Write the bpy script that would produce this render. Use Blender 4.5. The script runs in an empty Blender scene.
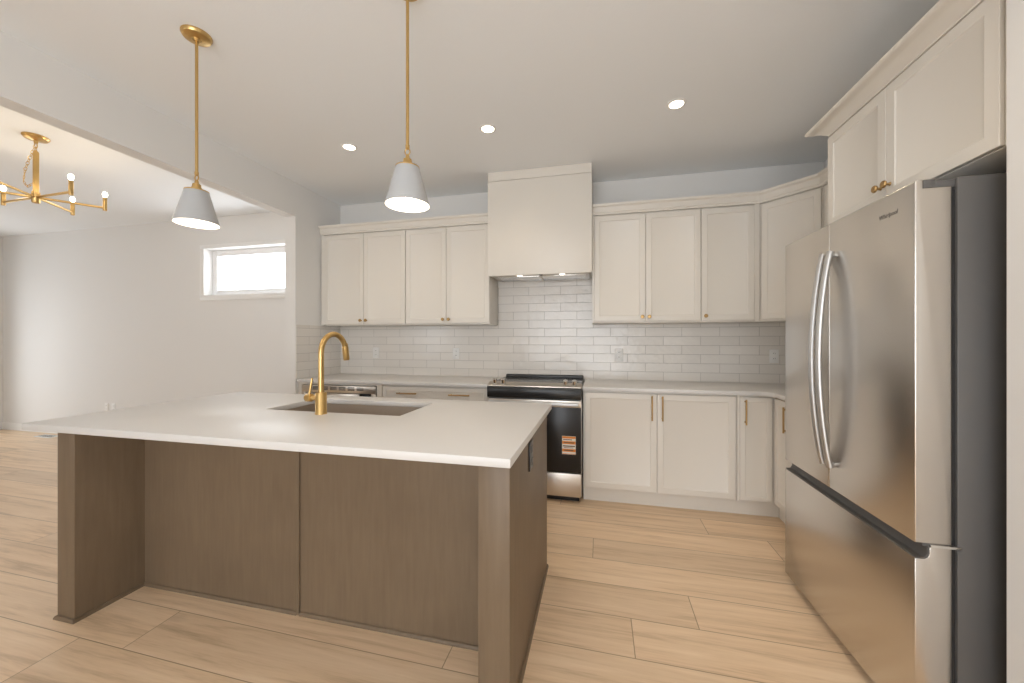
import bpy, bmesh, math, random
from mathutils import Vector, Matrix
random.seed(4)
sc = bpy.context.scene
C = sc.collection
PI = math.pi

# ------------------------------------------------------------------ camera
cam_d = bpy.data.cameras.new('camera')
cam_d.sensor_width = 36.0
cam_d.lens = 378.21 / 1024 * 36.0
cam_d.shift_y = -1.69 / 1024
cam_d.clip_start = 0.02
cam = bpy.data.objects.new('camera', cam_d)
cam.location = (0, 0, 1.2823)
cam.rotation_euler = (PI / 2, 0, 0.2279)
C.objects.link(cam)
sc.camera = cam

# ------------------------------------------------------------------ sky, exposure, daylight through the windows
world = bpy.data.worlds.new('sky')
sc.world = world
world.use_nodes = True
bg = world.node_tree.nodes['Background']
bg.inputs['Color'].default_value = (0.92, 0.957, 1.0, 1)
bg.inputs['Strength'].default_value = 7.0
sc.view_settings.view_transform = 'Standard'
sc.view_settings.look = 'None'
sc.view_settings.gamma = 1.0
sc.view_settings.use_curve_mapping = False
sc.view_settings.exposure = -0.08
sc.cycles.max_bounces = 12
sc.cycles.diffuse_bounces = 7
sc.cycles.glossy_bounces = 5
WARM = (1.0, 0.84, 0.66)
POT_W = 14.0
PENDANT_W = 1.2
CHANDELIER_W = 0.7

XL, XR, YB, YR, ZC = -8.35, 1.81, 3.642, -2.4, 2.7612     # room
WT = 0.15                                                 # outer wall thickness
REAR_OPEN = [(-5.0, -4.0, 0.9, 2.1), (-1.8, 0.75, 0.05, 2.4)]    # unseen window and wide patio door, added for daylight from behind the camera
LEFT_OPEN = (2.05, 3.0, 0.05, 2.1)                                # window in the far left wall

def portal(name, loc, rot, sx, sy):
    d = bpy.data.lights.new(name, 'AREA')
    d.shape = 'RECTANGLE'; d.size = sx; d.size_y = sy
    d.cycles.is_portal = True
    o = bpy.data.objects.new(name, d); C.objects.link(o)
    o.location = loc; o.rotation_euler = rot
    return o
for (x0, x1, z0, z1) in REAR_OPEN:
    portal('daylight_portal', ((x0 + x1) / 2, YR - WT - .02, (z0 + z1) / 2), (PI / 2, 0, 0), x1 - x0, z1 - z0)
y0, y1, z0, z1 = LEFT_OPEN
portal('daylight_portal', (XL - WT - .02, (y0 + y1) / 2, (z0 + z1) / 2), (PI / 2, 0, -PI / 2), y1 - y0, z1 - z0)

# ------------------------------------------------------------------ materials
def mat(name, col, rough=0.5, metal=0.0, spec=0.5, emit=None, estr=0.0, coat=0.0, aniso=0.0):
    m = bpy.data.materials.new(name); m.use_nodes = True
    b = m.node_tree.nodes['Principled BSDF']
    b.inputs['Base Color'].default_value = (*col, 1)
    b.inputs['Roughness'].default_value = rough
    b.inputs['Metallic'].default_value = metal
    b.inputs['Specular IOR Level'].default_value = spec
    b.inputs['Coat Weight'].default_value = coat
    b.inputs['Anisotropic'].default_value = aniso
    if emit:
        b.inputs['Emission Color'].default_value = (*emit, 1)
        b.inputs['Emission Strength'].default_value = estr
    return m
def nodes(m): return m.node_tree.nodes, m.node_tree.links, m.node_tree.nodes['Principled BSDF']
def math_node(n, l, op, a, b=None, c=None):
    k = n.new('ShaderNodeMath'); k.operation = op
    for i, v in enumerate((a, b, c)):
        if v is None: continue
        if isinstance(v, (int, float)): k.inputs[i].default_value = v
        else: l.new(v, k.inputs[i])
    return k.outputs[0]
def mix_col(n, l, fac, a, b, blend='MIX'):
    k = n.new('ShaderNodeMix'); k.data_type = 'RGBA'; k.blend_type = blend
    for i, v in ((0, fac), (6, a), (7, b)):
        if isinstance(v, (int, float)): k.inputs[i].default_value = v
        elif isinstance(v, tuple): k.inputs[i].default_value = (*v, 1)
        else: l.new(v, k.inputs[i])
    return k.outputs[2]
def add_noise_bump(m, scale, strength, dist=0.002, stretch=(1, 1, 1), detail=4):
    n, l, b = nodes(m)
    tc = n.new('ShaderNodeTexCoord'); mp = n.new('ShaderNodeMapping')
    mp.inputs['Scale'].default_value = stretch
    l.new(tc.outputs['Object'], mp.inputs['Vector'])
    nz = n.new('ShaderNodeTexNoise'); nz.inputs['Scale'].default_value = scale; nz.inputs['Detail'].default_value = detail
    l.new(mp.outputs['Vector'], nz.inputs['Vector'])
    bp = n.new('ShaderNodeBump'); bp.inputs['Strength'].default_value = strength; bp.inputs['Distance'].default_value = dist
    l.new(nz.outputs['Fac'], bp.inputs['Height']); l.new(bp.outputs['Normal'], b.inputs['Normal'])
    return nz

M = {}
M['wall'] = mat('wall_paint', (0.765, 0.76, 0.745), 0.75, spec=0.3); add_noise_bump(M['wall'], 180, 0.12, 0.001)
M['ceiling'] = mat('ceiling_paint', (0.85, 0.875, 0.895), 0.9, spec=0.2); add_noise_bump(M['ceiling'], 90, 0.3, 0.002)
M['trim'] = mat('white_trim_paint', (0.82, 0.815, 0.80), 0.4)
M['cabinet'] = mat('cabinet_paint', (0.745, 0.71, 0.65), 0.38); add_noise_bump(M['cabinet'], 260, 0.04, 0.0006)
M['cabinet_dark'] = mat('cabinet_gap_shade', (0.35, 0.33, 0.30), 0.7)
M['quartz'] = mat('white_quartz', (0.635, 0.62, 0.60), 0.34, spec=0.45)
M['brass'] = mat('brushed_brass', (0.61, 0.41, 0.165), 0.3, 1.0)
M['brass_pull'] = mat('satin_brass', (0.46, 0.30, 0.13), 0.35, 1.0)
M['shade'] = mat('white_enamel_shade', (0.44, 0.45, 0.46), 0.35)
M['shade_inner'] = mat('shade_lining', (0.92, 0.90, 0.86), 0.6)
M['bulb'] = mat('lit_bulb', (1, 1, 1), 0.5, emit=(1.0, 0.90, 0.74), estr=14)
M['lens'] = mat('lit_lens', (1, 1, 1), 0.5, emit=(1.0, 0.88, 0.68), estr=14)
M['hood_lens'] = mat('hood_lens', (1, 1, 1), 0.5, emit=(1.0, 0.9, 0.75), estr=3)
M['steel_dark'] = mat('painted_appliance_side', (0.13, 0.126, 0.122), 0.42, 0.3)
M['plastic_dark'] = mat('dark_grey_plastic', (0.10, 0.095, 0.09), 0.45)
M['black_glass'] = mat('black_glass', (0.016, 0.014, 0.013), 0.22, spec=0.35)
M['black'] = mat('black_enamel', (0.02, 0.02, 0.021), 0.3)
M['white_plastic'] = mat('white_plastic', (0.80, 0.80, 0.785), 0.35)
M['slot'] = mat('dark_slot', (0.05, 0.05, 0.05), 0.6)
M['chrome'] = mat('polished_steel', (0.75, 0.74, 0.72), 0.16, 1.0)
M['orange'] = mat('orange_print', (0.75, 0.26, 0.03), 0.5)
M['paper'] = mat('sticker_paper', (0.85, 0.82, 0.76), 0.5)
M['print'] = mat('dark_print', (0.16, 0.09, 0.05), 0.5)
M['logo'] = mat('logo_grey', (0.10, 0.095, 0.09), 0.35, 0.5)
M['vinyl'] = mat('white_vinyl', (0.84, 0.84, 0.84), 0.35)
gl = bpy.data.materials.new('window_glass'); gl.use_nodes = True
n, l, b = nodes(gl); n.remove(b)
tr = n.new('ShaderNodeBsdfTransparent'); gs = n.new('ShaderNodeBsdfGlossy'); gs.inputs['Roughness'].default_value = 0.02
fr = n.new('ShaderNodeMath'); fr.inputs[0].default_value = 0.04; fr.inputs[1].default_value = 0.0
mx = n.new('ShaderNodeMixShader'); l.new(fr.outputs[0], mx.inputs[0]); l.new(tr.outputs[0], mx.inputs[1]); l.new(gs.outputs[0], mx.inputs[2])
l.new(mx.outputs[0], n['Material Output'].inputs['Surface'])
M['glass'] = gl

M['steel'] = mat('brushed_steel', (0.66, 0.625, 0.58), 0.27, 1.0)
M['steel_front'] = mat('range_steel', (0.62, 0.57, 0.51), 0.3, 1.0)
M['sink_steel'] = mat('sink_steel', (0.44, 0.37, 0.30), 0.5, 0.55)
M['handle_steel'] = mat('handle_steel', (0.60, 0.60, 0.595), 0.42, 1.0)

# stained maple of the island
def stained_wood():
    m = mat('stained_maple', (0.13, 0.09, 0.06), 0.42, spec=0.35)
    n, l, b = nodes(m)
    tc = n.new('ShaderNodeTexCoord'); mp = n.new('ShaderNodeMapping'); mp.inputs['Scale'].default_value = (9, 9, .7)
    l.new(tc.outputs['Object'], mp.inputs['Vector'])
    nz = n.new('ShaderNodeTexNoise'); nz.inputs['Scale'].default_value = 6; nz.inputs['Detail'].default_value = 7; nz.inputs['Roughness'].default_value = .62
    l.new(mp.outputs['Vector'], nz.inputs['Vector'])
    n2 = n.new('ShaderNodeTexNoise'); n2.inputs['Scale'].default_value = 2.6; n2.inputs['Detail'].default_value = 3
    l.new(tc.outputs['Object'], n2.inputs['Vector'])
    s = math_node(n, l, 'ADD', math_node(n, l, 'MULTIPLY', nz.outputs['Fac'], .6), math_node(n, l, 'MULTIPLY', n2.outputs['Fac'], .5))
    rp = n.new('ShaderNodeValToRGB')
    rp.color_ramp.elements[0].position = .25; rp.color_ramp.elements[0].color = (.130, .091, .057, 1)
    rp.color_ramp.elements[1].position = .85; rp.color_ramp.elements[1].color = (.198, .143, .091, 1)
    l.new(s, rp.inputs['Fac']); l.new(rp.outputs['Color'], b.inputs['Base Color'])
    return m
M['maple'] = stained_wood()

# wide oak planks running along X
ROW, LEN, ROW0 = 0.226, 1.83, 1.593
def plank_floor():
    m = mat('oak_planks', (.5, .36, .23), 0.36, spec=0.45)
    n, l, b = nodes(m)
    tc = n.new('ShaderNodeTexCoord'); sp = n.new('ShaderNodeSeparateXYZ'); l.new(tc.outputs['Object'], sp.inputs[0])
    X = sp.outputs[0]
    Y = math_node(n, l, 'ADD', sp.outputs[1], math_node(n, l, 'MULTIPLY', math_node(n, l, 'SUBTRACT', X, .2), .0105))   # laid a touch out of square
    yr = math_node(n, l, 'DIVIDE', math_node(n, l, 'SUBTRACT', Y, ROW0), ROW)
    row = math_node(n, l, 'FLOOR', yr); fy = math_node(n, l, 'FRACT', yr)
    ramp = n.new('ShaderNodeValToRGB'); cr = ramp.color_ramp; cr.interpolation = 'CONSTANT'
    joints = {0: .14, 1: .43, 2: -.5, 3: -.04, 4: 1.04, 5: .70, 6: -.3, -1: -.60, -2: -1.93, -3: -.35, -4: -1.1}
    rows = list(range(-22, 10))
    els = cr.elements
    while len(els) < len(rows): els.new(0.5)
    vals = [((joints.get(r, random.uniform(0, LEN))) % LEN) / LEN for r in rows]
    for i, (r, v) in enumerate(zip(rows, vals)):
        els[i].position = i / len(rows); els[i].color = (v, v, v, 1)
    rn = math_node(n, l, 'DIVIDE', math_node(n, l, 'ADD', row, 22.5), float(len(rows)))
    l.new(rn, ramp.inputs['Fac'])
    off = ramp.outputs['Color']
    xr = math_node(n, l, 'SUBTRACT', math_node(n, l, 'DIVIDE', X, LEN), off)
    col = math_node(n, l, 'FLOOR', xr); fx = math_node(n, l, 'FRACT', xr)
    dy = math_node(n, l, 'MULTIPLY', math_node(n, l, 'MINIMUM', fy, math_node(n, l, 'SUBTRACT', 1.0, fy)), ROW)
    dx = math_node(n, l, 'MULTIPLY', math_node(n, l, 'MINIMUM', fx, math_node(n, l, 'SUBTRACT', 1.0, fx)), LEN)
    d = math_node(n, l, 'MINIMUM', dx, dy)
    seam = n.new('ShaderNodeMapRange'); seam.inputs['From Min'].default_value = .0008; seam.inputs['From Max'].default_value = .0028
    l.new(d, seam.inputs['Value'])
    cb = n.new('ShaderNodeCombineXYZ'); l.new(row, cb.inputs[0]); l.new(col, cb.inputs[1])
    wn = n.new('ShaderNodeTexWhiteNoise'); wn.noise_dimensions = '2D'; l.new(cb.outputs[0], wn.inputs['Vector'])
    # grain, shifted for each plank
    gx = math_node(n, l, 'ADD', math_node(n, l, 'MULTIPLY', X, .55), math_node(n, l, 'MULTIPLY', wn.outputs['Value'], 37.0))
    gy = math_node(n, l, 'ADD', math_node(n, l, 'MULTIPLY', Y, 9.0), math_node(n, l, 'MULTIPLY', wn.outputs['Value'], 91.0))
    gv = n.new('ShaderNodeCombineXYZ'); l.new(gx, gv.inputs[0]); l.new(gy, gv.inputs[1])
    g1 = n.new('ShaderNodeTexNoise'); g1.inputs['Scale'].default_value = 2.2; g1.inputs['Detail'].default_value = 8; g1.inputs['Roughness'].default_value = .6; g1.inputs['Distortion'].default_value = .7
    l.new(gv.outputs[0], g1.inputs['Vector'])
    g2 = n.new('ShaderNodeTexNoise'); g2.inputs['Scale'].default_value = 16; g2.inputs['Detail'].default_value = 4
    l.new(gv.outputs[0], g2.inputs['Vector'])
    grain = math_node(n, l, 'ADD', math_node(n, l, 'MULTIPLY', g1.outputs['Fac'], .78), math_node(n, l, 'MULTIPLY', g2.outputs['Fac'], .22))
    rp = n.new('ShaderNodeValToRGB')
    rp.color_ramp.elements[0].position = .30; rp.color_ramp.elements[0].color = (.50, .35, .215, 1)
    rp.color_ramp.elements[1].position = .70; rp.color_ramp.elements[1].color = (.83, .645, .455, 1)
    e = rp.color_ramp.elements.new(.48); e.color = (.73, .54, .355, 1)
    l.new(grain, rp.inputs['Fac'])
    tint = n.new('ShaderNodeMapRange'); tint.inputs['To Min'].default_value = .90; tint.inputs['To Max'].default_value = 1.06
    l.new(wn.outputs['Value'], tint.inputs['Value'])
    tv = n.new('ShaderNodeCombineXYZ')
    for i in range(3): l.new(tint.outputs[0], tv.inputs[i])
    c1 = mix_col(n, l, 1.0, rp.outputs['Color'], tv.outputs[0], 'MULTIPLY')
    kv = n.new('ShaderNodeCombineXYZ')
    l.new(math_node(n, l, 'ADD', math_node(n, l, 'MULTIPLY', X, 1.5), math_node(n, l, 'MULTIPLY', wn.outputs['Value'], 17.0)), kv.inputs[0])
    l.new(math_node(n, l, 'MULTIPLY', Y, 4.4), kv.inputs[1])
    vo = n.new('ShaderNodeTexVoronoi'); vo.inputs['Scale'].default_value = 1.0; l.new(kv.outputs[0], vo.inputs['Vector'])
    kd = math_node(n, l, 'ADD', vo.outputs['Distance'], math_node(n, l, 'MULTIPLY', g2.outputs['Fac'], .12))
    kn = n.new('ShaderNodeMapRange'); kn.inputs['From Min'].default_value = .07; kn.inputs['From Max'].default_value = .20
    kn.inputs['To Min'].default_value = .45; kn.inputs['To Max'].default_value = 0.0
    l.new(kd, kn.inputs['Value'])
    c1 = mix_col(n, l, kn.outputs[0], c1, (.36, .245, .15))
    c2 = mix_col(n, l, seam.outputs[0], (.33, .225, .135), c1)
    l.new(c2, b.inputs['Base Color'])
    bp = n.new('ShaderNodeBump'); bp.inputs['Strength'].default_value = .35; bp.inputs['Distance'].default_value = .0015
    h = math_node(n, l, 'ADD', math_node(n, l, 'MULTIPLY', grain, .35), seam.outputs[0])
    l.new(h, bp.inputs['Height']); l.new(bp.outputs['Normal'], b.inputs['Normal'])
    return m
M['floor'] = plank_floor()

# glazed tile, 0.305 x 0.076 running bond; 'axis' is the horizontal object axis
def tile(axis, x_shift):
    m = mat('glazed_white_tile', (.78, .765, .74), 0.13, spec=0.55)
    n, l, b = nodes(m)
    tc = n.new('ShaderNodeTexCoord'); sp = n.new('ShaderNodeSeparateXYZ'); l.new(tc.outputs['Object'], sp.inputs[0])
    cb = n.new('ShaderNodeCombineXYZ')
    l.new(math_node(n, l, 'ADD', sp.outputs[axis], x_shift), cb.inputs[0])
    l.new(math_node(n, l, 'SUBTRACT', sp.outputs[2], 0.911 - 0.0805 * 4), cb.inputs[1])
    br = n.new('ShaderNodeTexBrick'); br.offset = .5; br.squash = 1.0
    br.inputs['Scale'].default_value = 1; br.inputs['Brick Width'].default_value = .3085; br.inputs['Row Height'].default_value = .0805
    br.inputs['Mortar Size'].default_value = .0016; br.inputs['Mortar Smooth'].default_value = .25; br.inputs['Bias'].default_value = 0
    br.inputs['Color1'].default_value = (.725, .695, .65, 1); br.inputs['Color2'].default_value = (.775, .745, .70, 1)
    br.inputs['Mortar'].default_value = (.43, .41, .38, 1)
    l.new(cb.outputs[0], br.inputs['Vector']); l.new(br.outputs['Color'], b.inputs['Base Color'])
    rr = n.new('ShaderNodeMapRange'); rr.inputs['To Min'].default_value = .19; rr.inputs['To Max'].default_value = .6
    l.new(br.outputs['Fac'], rr.inputs['Value']); l.new(rr.outputs[0], b.inputs['Roughness'])
    nz = n.new('ShaderNodeTexNoise'); nz.inputs['Scale'].default_value = 11; nz.inputs['Detail'].default_value = 2
    l.new(tc.outputs['Object'], nz.inputs['Vector'])
    h = math_node(n, l, 'SUBTRACT', math_node(n, l, 'MULTIPLY', nz.outputs['Fac'], 1.4), math_node(n, l, 'MULTIPLY', br.outputs['Fac'], .5))
    bp = n.new('ShaderNodeBump'); bp.inputs['Strength'].default_value = .6; bp.inputs['Distance'].default_value = .005
    l.new(h, bp.inputs['Height']); l.new(bp.outputs['Normal'], b.inputs['Normal'])
    return m
M['tile'] = tile(0, 0.2112)
M['tile_side'] = tile(1, 0.07)

# ------------------------------------------------------------------ mesh helpers
class MB:
    """Collects shapes, then links them as ONE mesh object."""
    def __init__(s): s.bm = bmesh.new()
    def _merge(s, bm, mtx=None):
        if mtx is not None: bmesh.ops.transform(bm, matrix=mtx, verts=bm.verts)
        me = bpy.data.meshes.new('tmp'); bm.to_mesh(me); bm.free()
        s.bm.from_mesh(me); bpy.data.meshes.remove(me)
        return s
    def box(s, x0, x1, y0, y1, z0, z1, bev=0.0, seg=2, mtx=None):
        bm = bmesh.new(); bmesh.ops.create_cube(bm, size=1)
        for v in bm.verts:
            v.co = Vector(((x0 + x1) / 2 + v.co.x * (x1 - x0), (y0 + y1) / 2 + v.co.y * (y1 - y0), (z0 + z1) / 2 + v.co.z * (z1 - z0)))
        if bev: bmesh.ops.bevel(bm, geom=list(bm.edges), offset=bev, segments=seg, profile=.5, affect='EDGES')
        return s._merge(bm, mtx)
    def prism(s, pts, a0, a1, axis='z', bev=0.0, seg=2, mtx=None):
        """pts: 2-D outline; extruded along axis from a0 to a1 (x: pts are (y,z); y: pts are (x,z); z: pts are (x,y))."""
        bm = bmesh.new()
        def P(p, a):
            return {'x': (a, p[0], p[1]), 'y': (p[0], a, p[1]), 'z': (p[0], p[1], a)}[axis]
        v0 = [bm.verts.new(P(p, a0)) for p in pts]; v1 = [bm.verts.new(P(p, a1)) for p in pts]
        bm.faces.new(v0); bm.faces.new(v1)
        k = len(pts)
        for i in range(k): bm.faces.new((v0[i], v0[(i + 1) % k], v1[(i + 1) % k], v1[i]))
        bmesh.ops.recalc_face_normals(bm, faces=bm.faces)
        if bev:
            ed = [e for e in bm.edges if len(e.link_faces) == 2 and e.calc_face_angle(0) > .6]
            bmesh.ops.bevel(bm, geom=ed, offset=bev, segments=seg, profile=.5, affect='EDGES')
        return s._merge(bm, mtx)
    def lathe(s, prof, center=(0, 0, 0), seg=32, mtx=None, close=False):
        """prof: (radius, z) pairs from one end to the other, turned about z."""
        bm = bmesh.new(); rings = []
        for r, z in prof:
            if r < 1e-6: rings.append([bm.verts.new((0, 0, z))])
            else: rings.append([bm.verts.new((r * math.cos(2 * PI * i / seg), r * math.sin(2 * PI * i / seg), z)) for i in range(seg)])
        pr = list(zip(rings, rings[1:])) + ([(rings[-1], rings[0])] if close else [])
        for A, B in pr:
            for i in range(seg):
                j = (i + 1) % seg
                if len(A) == 1 and len(B) == 1: continue
                if len(A) == 1: bm.faces.new((A[0], B[i], B[j]))
                elif len(B) == 1: bm.faces.new((A[i], B[0], A[j]))
                else: bm.faces.new((A[i], B[i], B[j], A[j]))
        bmesh.ops.recalc_face_normals(bm, faces=bm.faces)
        m = Matrix.Translation(Vector(center))
        if mtx is not None: m = m @ mtx
        return s._merge(bm, m)
    def tube(s, pts, r, seg=12, section=None, closed=False):
        """Sweeps a round (or section = (a, b) flattened) profile along pts."""
        bm = bmesh.new(); pts = [Vector(p) for p in pts]; k = len(pts); rings = []
        up = None
        for i, p in enumerate(pts):
            if closed: t = pts[(i + 1) % k] - pts[i - 1]
            else: t = pts[min(i + 1, k - 1)] - pts[max(i - 1, 0)]
            t.normalize()
            if up is None:
                up = Vector((0, 1, 0)) if abs(t.y) < .9 else Vector((0, 0, 1))
            nx = (up - t * up.dot(t)).normalized(); ny = t.cross(nx); up = nx
            rr = r[i] if isinstance(r, (list, tuple)) else r
            a, b_ = section if section else (rr, rr)
            if section and len(section) == 2 and not isinstance(r, (list, tuple)): a, b_ = section
            rings.append([bm.verts.new(p + nx * a * math.cos(2 * PI * q / seg) + ny * b_ * math.sin(2 * PI * q / seg)) for q in range(seg)])
        prs = list(zip(rings, rings[1:])) + ([(rings[-1], rings[0])] if closed else [])
        for A, B in prs:
            for q in range(seg): bm.faces.new((A[q], A[(q + 1) % seg], B[(q + 1) % seg], B[q]))
        if not closed: bm.faces.new(list(reversed(rings[0]))); bm.faces.new(rings[-1])
        bmesh.ops.recalc_face_normals(bm, faces=bm.faces)
        return s._merge(bm)
    def cyl(s, p0, p1, r, seg=20): return s.tube([p0, p1], r, seg)
    def sweep(s, prof, path):
        """Sweeps a closed (out, z) profile along a plan polyline with mitred corners; out is to the right of travel."""
        bm = bmesh.new(); k = len(path); P = [Vector(p) for p in path]; rings = []
        nr = lambda d: Vector((d.y, -d.x))
        for i in range(k):
            d0 = (P[i] - P[i - 1]).normalized() if i else (P[1] - P[0]).normalized()
            d1 = (P[i + 1] - P[i]).normalized() if i < k - 1 else d0
            m = (nr(d0) + nr(d1)).normalized(); m = m / max(.2, m.dot(nr(d0)))
            rings.append([bm.verts.new((P[i].x + m.x * o, P[i].y + m.y * o, z)) for o, z in prof])
        q = len(prof)
        for A, B in zip(rings, rings[1:]):
            for j in range(q): bm.faces.new((A[j], A[(j + 1) % q], B[(j + 1) % q], B[j]))
        bm.faces.new(rings[0]); bm.faces.new(rings[-1])
        bmesh.ops.recalc_face_normals(bm, faces=bm.faces)
        return s._merge(bm)
    def door(s, x0, x1, z0, z1, yf, t=.02, stile=.058, recess=.0055, mtx=None, bev=.0015):
        """A shaker panel facing -y: frame, small inner slope, recessed panel."""
        bm = bmesh.new(); bmesh.ops.create_cube(bm, size=1)
        for v in bm.verts:
            v.co = Vector(((x0 + x1) / 2 + v.co.x * (x1 - x0), yf + t / 2 + v.co.y * t, (z0 + z1) / 2 + v.co.z * (z1 - z0)))
        bmesh.ops.bevel(bm, geom=list(bm.edges), offset=bev, segments=1, affect='EDGES')
        bm.faces.ensure_lookup_table()
        f = max((f for f in bm.faces if f.normal.y < -.9), key=lambda f: f.calc_area())
        bmesh.ops.inset_region(bm, faces=[f], thickness=stile)
        bmesh.ops.inset_region(bm, faces=[f], thickness=.004)
        for v in f.verts: v.co.y += recess * .6
        bmesh.ops.inset_region(bm, faces=[f], thickness=.006)
        for v in f.verts: v.co.y += recess * .4
        return s._merge(bm, mtx)
    def build(s, name, material, parent=None, loc=None, smooth=True):
        """Links the mesh; vertices are in world space and are stored relative to the parent (or to loc)."""
        base = parent_base(parent) if parent else Vector(loc or (0, 0, 0))
        bmesh.ops.translate(s.bm, vec=-base, verts=s.bm.verts)
        me = bpy.data.meshes.new(name); s.bm.to_mesh(me); s.bm.free()
        me.materials.append(M[material] if isinstance(material, str) else material)
        if smooth:
            for p in me.polygons: p.use_smooth = True
            me.set_sharp_from_angle(angle=math.radians(34))
        o = bpy.data.objects.new(name, me); C.objects.link(o)
        if parent: o.parent = parent
        else: o.location = base
        return o
def parent_base(p):
    v = Vector((0, 0, 0))
    while p: v += p.location; p = p.parent
    return v
def tag(o, label, cat, group=None):
    o['label'] = label; o['category'] = cat
    if group: o['group'] = group
    return o
def thing(name, label, cat, loc, group=None):
    o = bpy.data.objects.new(name, None); o.empty_display_size = .1; C.objects.link(o)
    o.location = loc
    return tag(o, label, cat, group)
def struct(name, mb, m, smooth=True):
    o = mb.build(name, m, smooth=smooth); o['kind'] = 'structure'; return o
def copy_tree(o, parent=None):
    c = o.copy(); C.objects.link(c)
    if parent: c.parent = parent
    for ch in list(o.children): copy_tree(ch, c)
    return c
def lamp(name, kind, parent, off, energy, color, size=.03, spot=None):
    d = bpy.data.lights.new(name, kind); d.energy = energy; d.color = color; d.shadow_soft_size = size
    if spot: d.spot_size = spot; d.spot_blend = .7
    o = bpy.data.objects.new(name, d); C.objects.link(o); o.parent = parent; o.location = off
    return o
ROT_R = Matrix.Rotation(-PI / 2, 4, 'Z')                  # local -y front turned to face -x

# ------------------------------------------------------------------ the room
struct('floor', MB().box(XL - WT, XR + WT, YR - WT, YB + WT, -.05, 0), 'floor', False)
struct('ceiling', MB().box(XL - WT, XR + WT, YR - WT, YB + WT, ZC, ZC + .08), 'ceiling', False)

def holed_wall(fixed, a0, a1, z0, z1, holes, axis):
    """Wall slab between fixed[0] and fixed[1], running a0..a1, with rectangular openings."""
    mb = MB()
    def add(p0, p1, q0, q1):
        if p1 - p0 < 1e-4 or q1 - q0 < 1e-4: return
        if axis == 'x': mb.box(p0, p1, fixed[0], fixed[1], q0, q1)
        else: mb.box(fixed[0], fixed[1], p0, p1, q0, q1)
    cur = a0
    for (h0, h1, k0, k1) in sorted(holes):
        add(cur, h0, z0, z1); add(h0, h1, z0, k0); add(h0, h1, k1, z1); cur = h1
    add(cur, a1, z0, z1)
    return mb
WIN = (-4.68, -3.20, 1.822, 2.385)                         # small high window in the back wall
struct('wall_back', holed_wall((YB, YB + WT), XL - WT, XR + WT, 0, ZC, [WIN], 'x'), 'wall', False)
struct('wall_left', holed_wall((XL - WT, XL), YR, YB, 0, ZC, [LEFT_OPEN], 'y'), 'wall', False)
struct('wall_right', MB().box(XR, XR + WT, 1.381, YB, 0, ZC), 'wall', False)
struct('wall_rear', holed_wall((YR - WT, YR), XL - WT, XR + WT, 0, ZC, REAR_OPEN, 'x'), 'wall', False)
struct('wall_pantry', MB().box(1.14, XR + WT, YR, 1.381, 0, ZC), 'wall', False)
# wall stub at the end of the kitchen and the dropped beam that carries on from it
SX0, SX1, SY, BZ = -2.905, -2.79, 3.0075, 2.4477
struct('wall_stub', MB().box(SX0, SX1, SY, YB, 0, ZC), 'wall', False)
struct('trim_beam', MB().box(SX0, SX1, YR, SY, BZ, ZC), 'wall', False)

def window(name, x0, x1, z0, z1, y_in, y_out, mull=0):
    """Casing on the room side, jamb lining, vinyl frame and one pane; faces -y, or +y when y_out < y_in."""
    sgn = 1 if y_out > y_in else -1
    mb = MB(); w = .062
    def bx(a, b, c, d, ya, yb, bev=.003): mb.box(a, b, min(ya, yb), max(ya, yb), c, d, bev)
    yc = y_in - sgn * .018
    bx(x0 - w, x1 + w, z1, z1 + w * .75, y_in, yc); bx(x0 - w, x1 + w, z0 - w, z0, y_in, yc)
    bx(x0 - w, x0, z0, z1, y_in, yc); bx(x1, x1 + w, z0, z1, y_in, yc)
    fr = struct(name, mb, 'trim')
    yf = y_out - sgn * .01; t = .072
    mb = MB()
    mb.box(x0, x0 + t, min(yf, yf - sgn * .05), max(yf, yf - sgn * .05), z0, z1, .004)
    mb.box(x1 - t, x1, min(yf, yf - sgn * .05), max(yf, yf - sgn * .05), z0, z1, .004)
    mb.box(x0 + t, x1 - t, min(yf, yf - sgn * .05), max(yf, yf - sgn * .05), z0, z0 + t, .004)
    mb.box(x0 + t, x1 - t, min(yf, yf - sgn * .05), max(yf, yf - sgn * .05), z1 - t, z1, .004)
    for i in range(mull):
        xm = x0 + (x1 - x0) * (i + 1) / (mull + 1)
        mb.box(xm - .03, xm + .03, min(yf, yf - sgn * .05), max(yf, yf - sgn * .05), z0 + t, z1 - t, .004)
    f2 = mb.build('window_frame', 'vinyl', fr)
    mb = MB(); mb.box(x0 + t, x1 - t, yf - sgn * .027, yf - sgn * .021, z0 + t, z1 - t)
    mb.build('pane', 'glass', fr)
    return fr
window('window_1', *WIN, YB, YB + WT)
window('added_window_2', *REAR_OPEN[1], YR, YR - WT, 1)  # patio door opening added behind the camera to let daylight in
window('added_window_3', *REAR_OPEN[0], YR, YR - WT, 1)  # second unseen rear opening, also added for daylight
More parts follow.
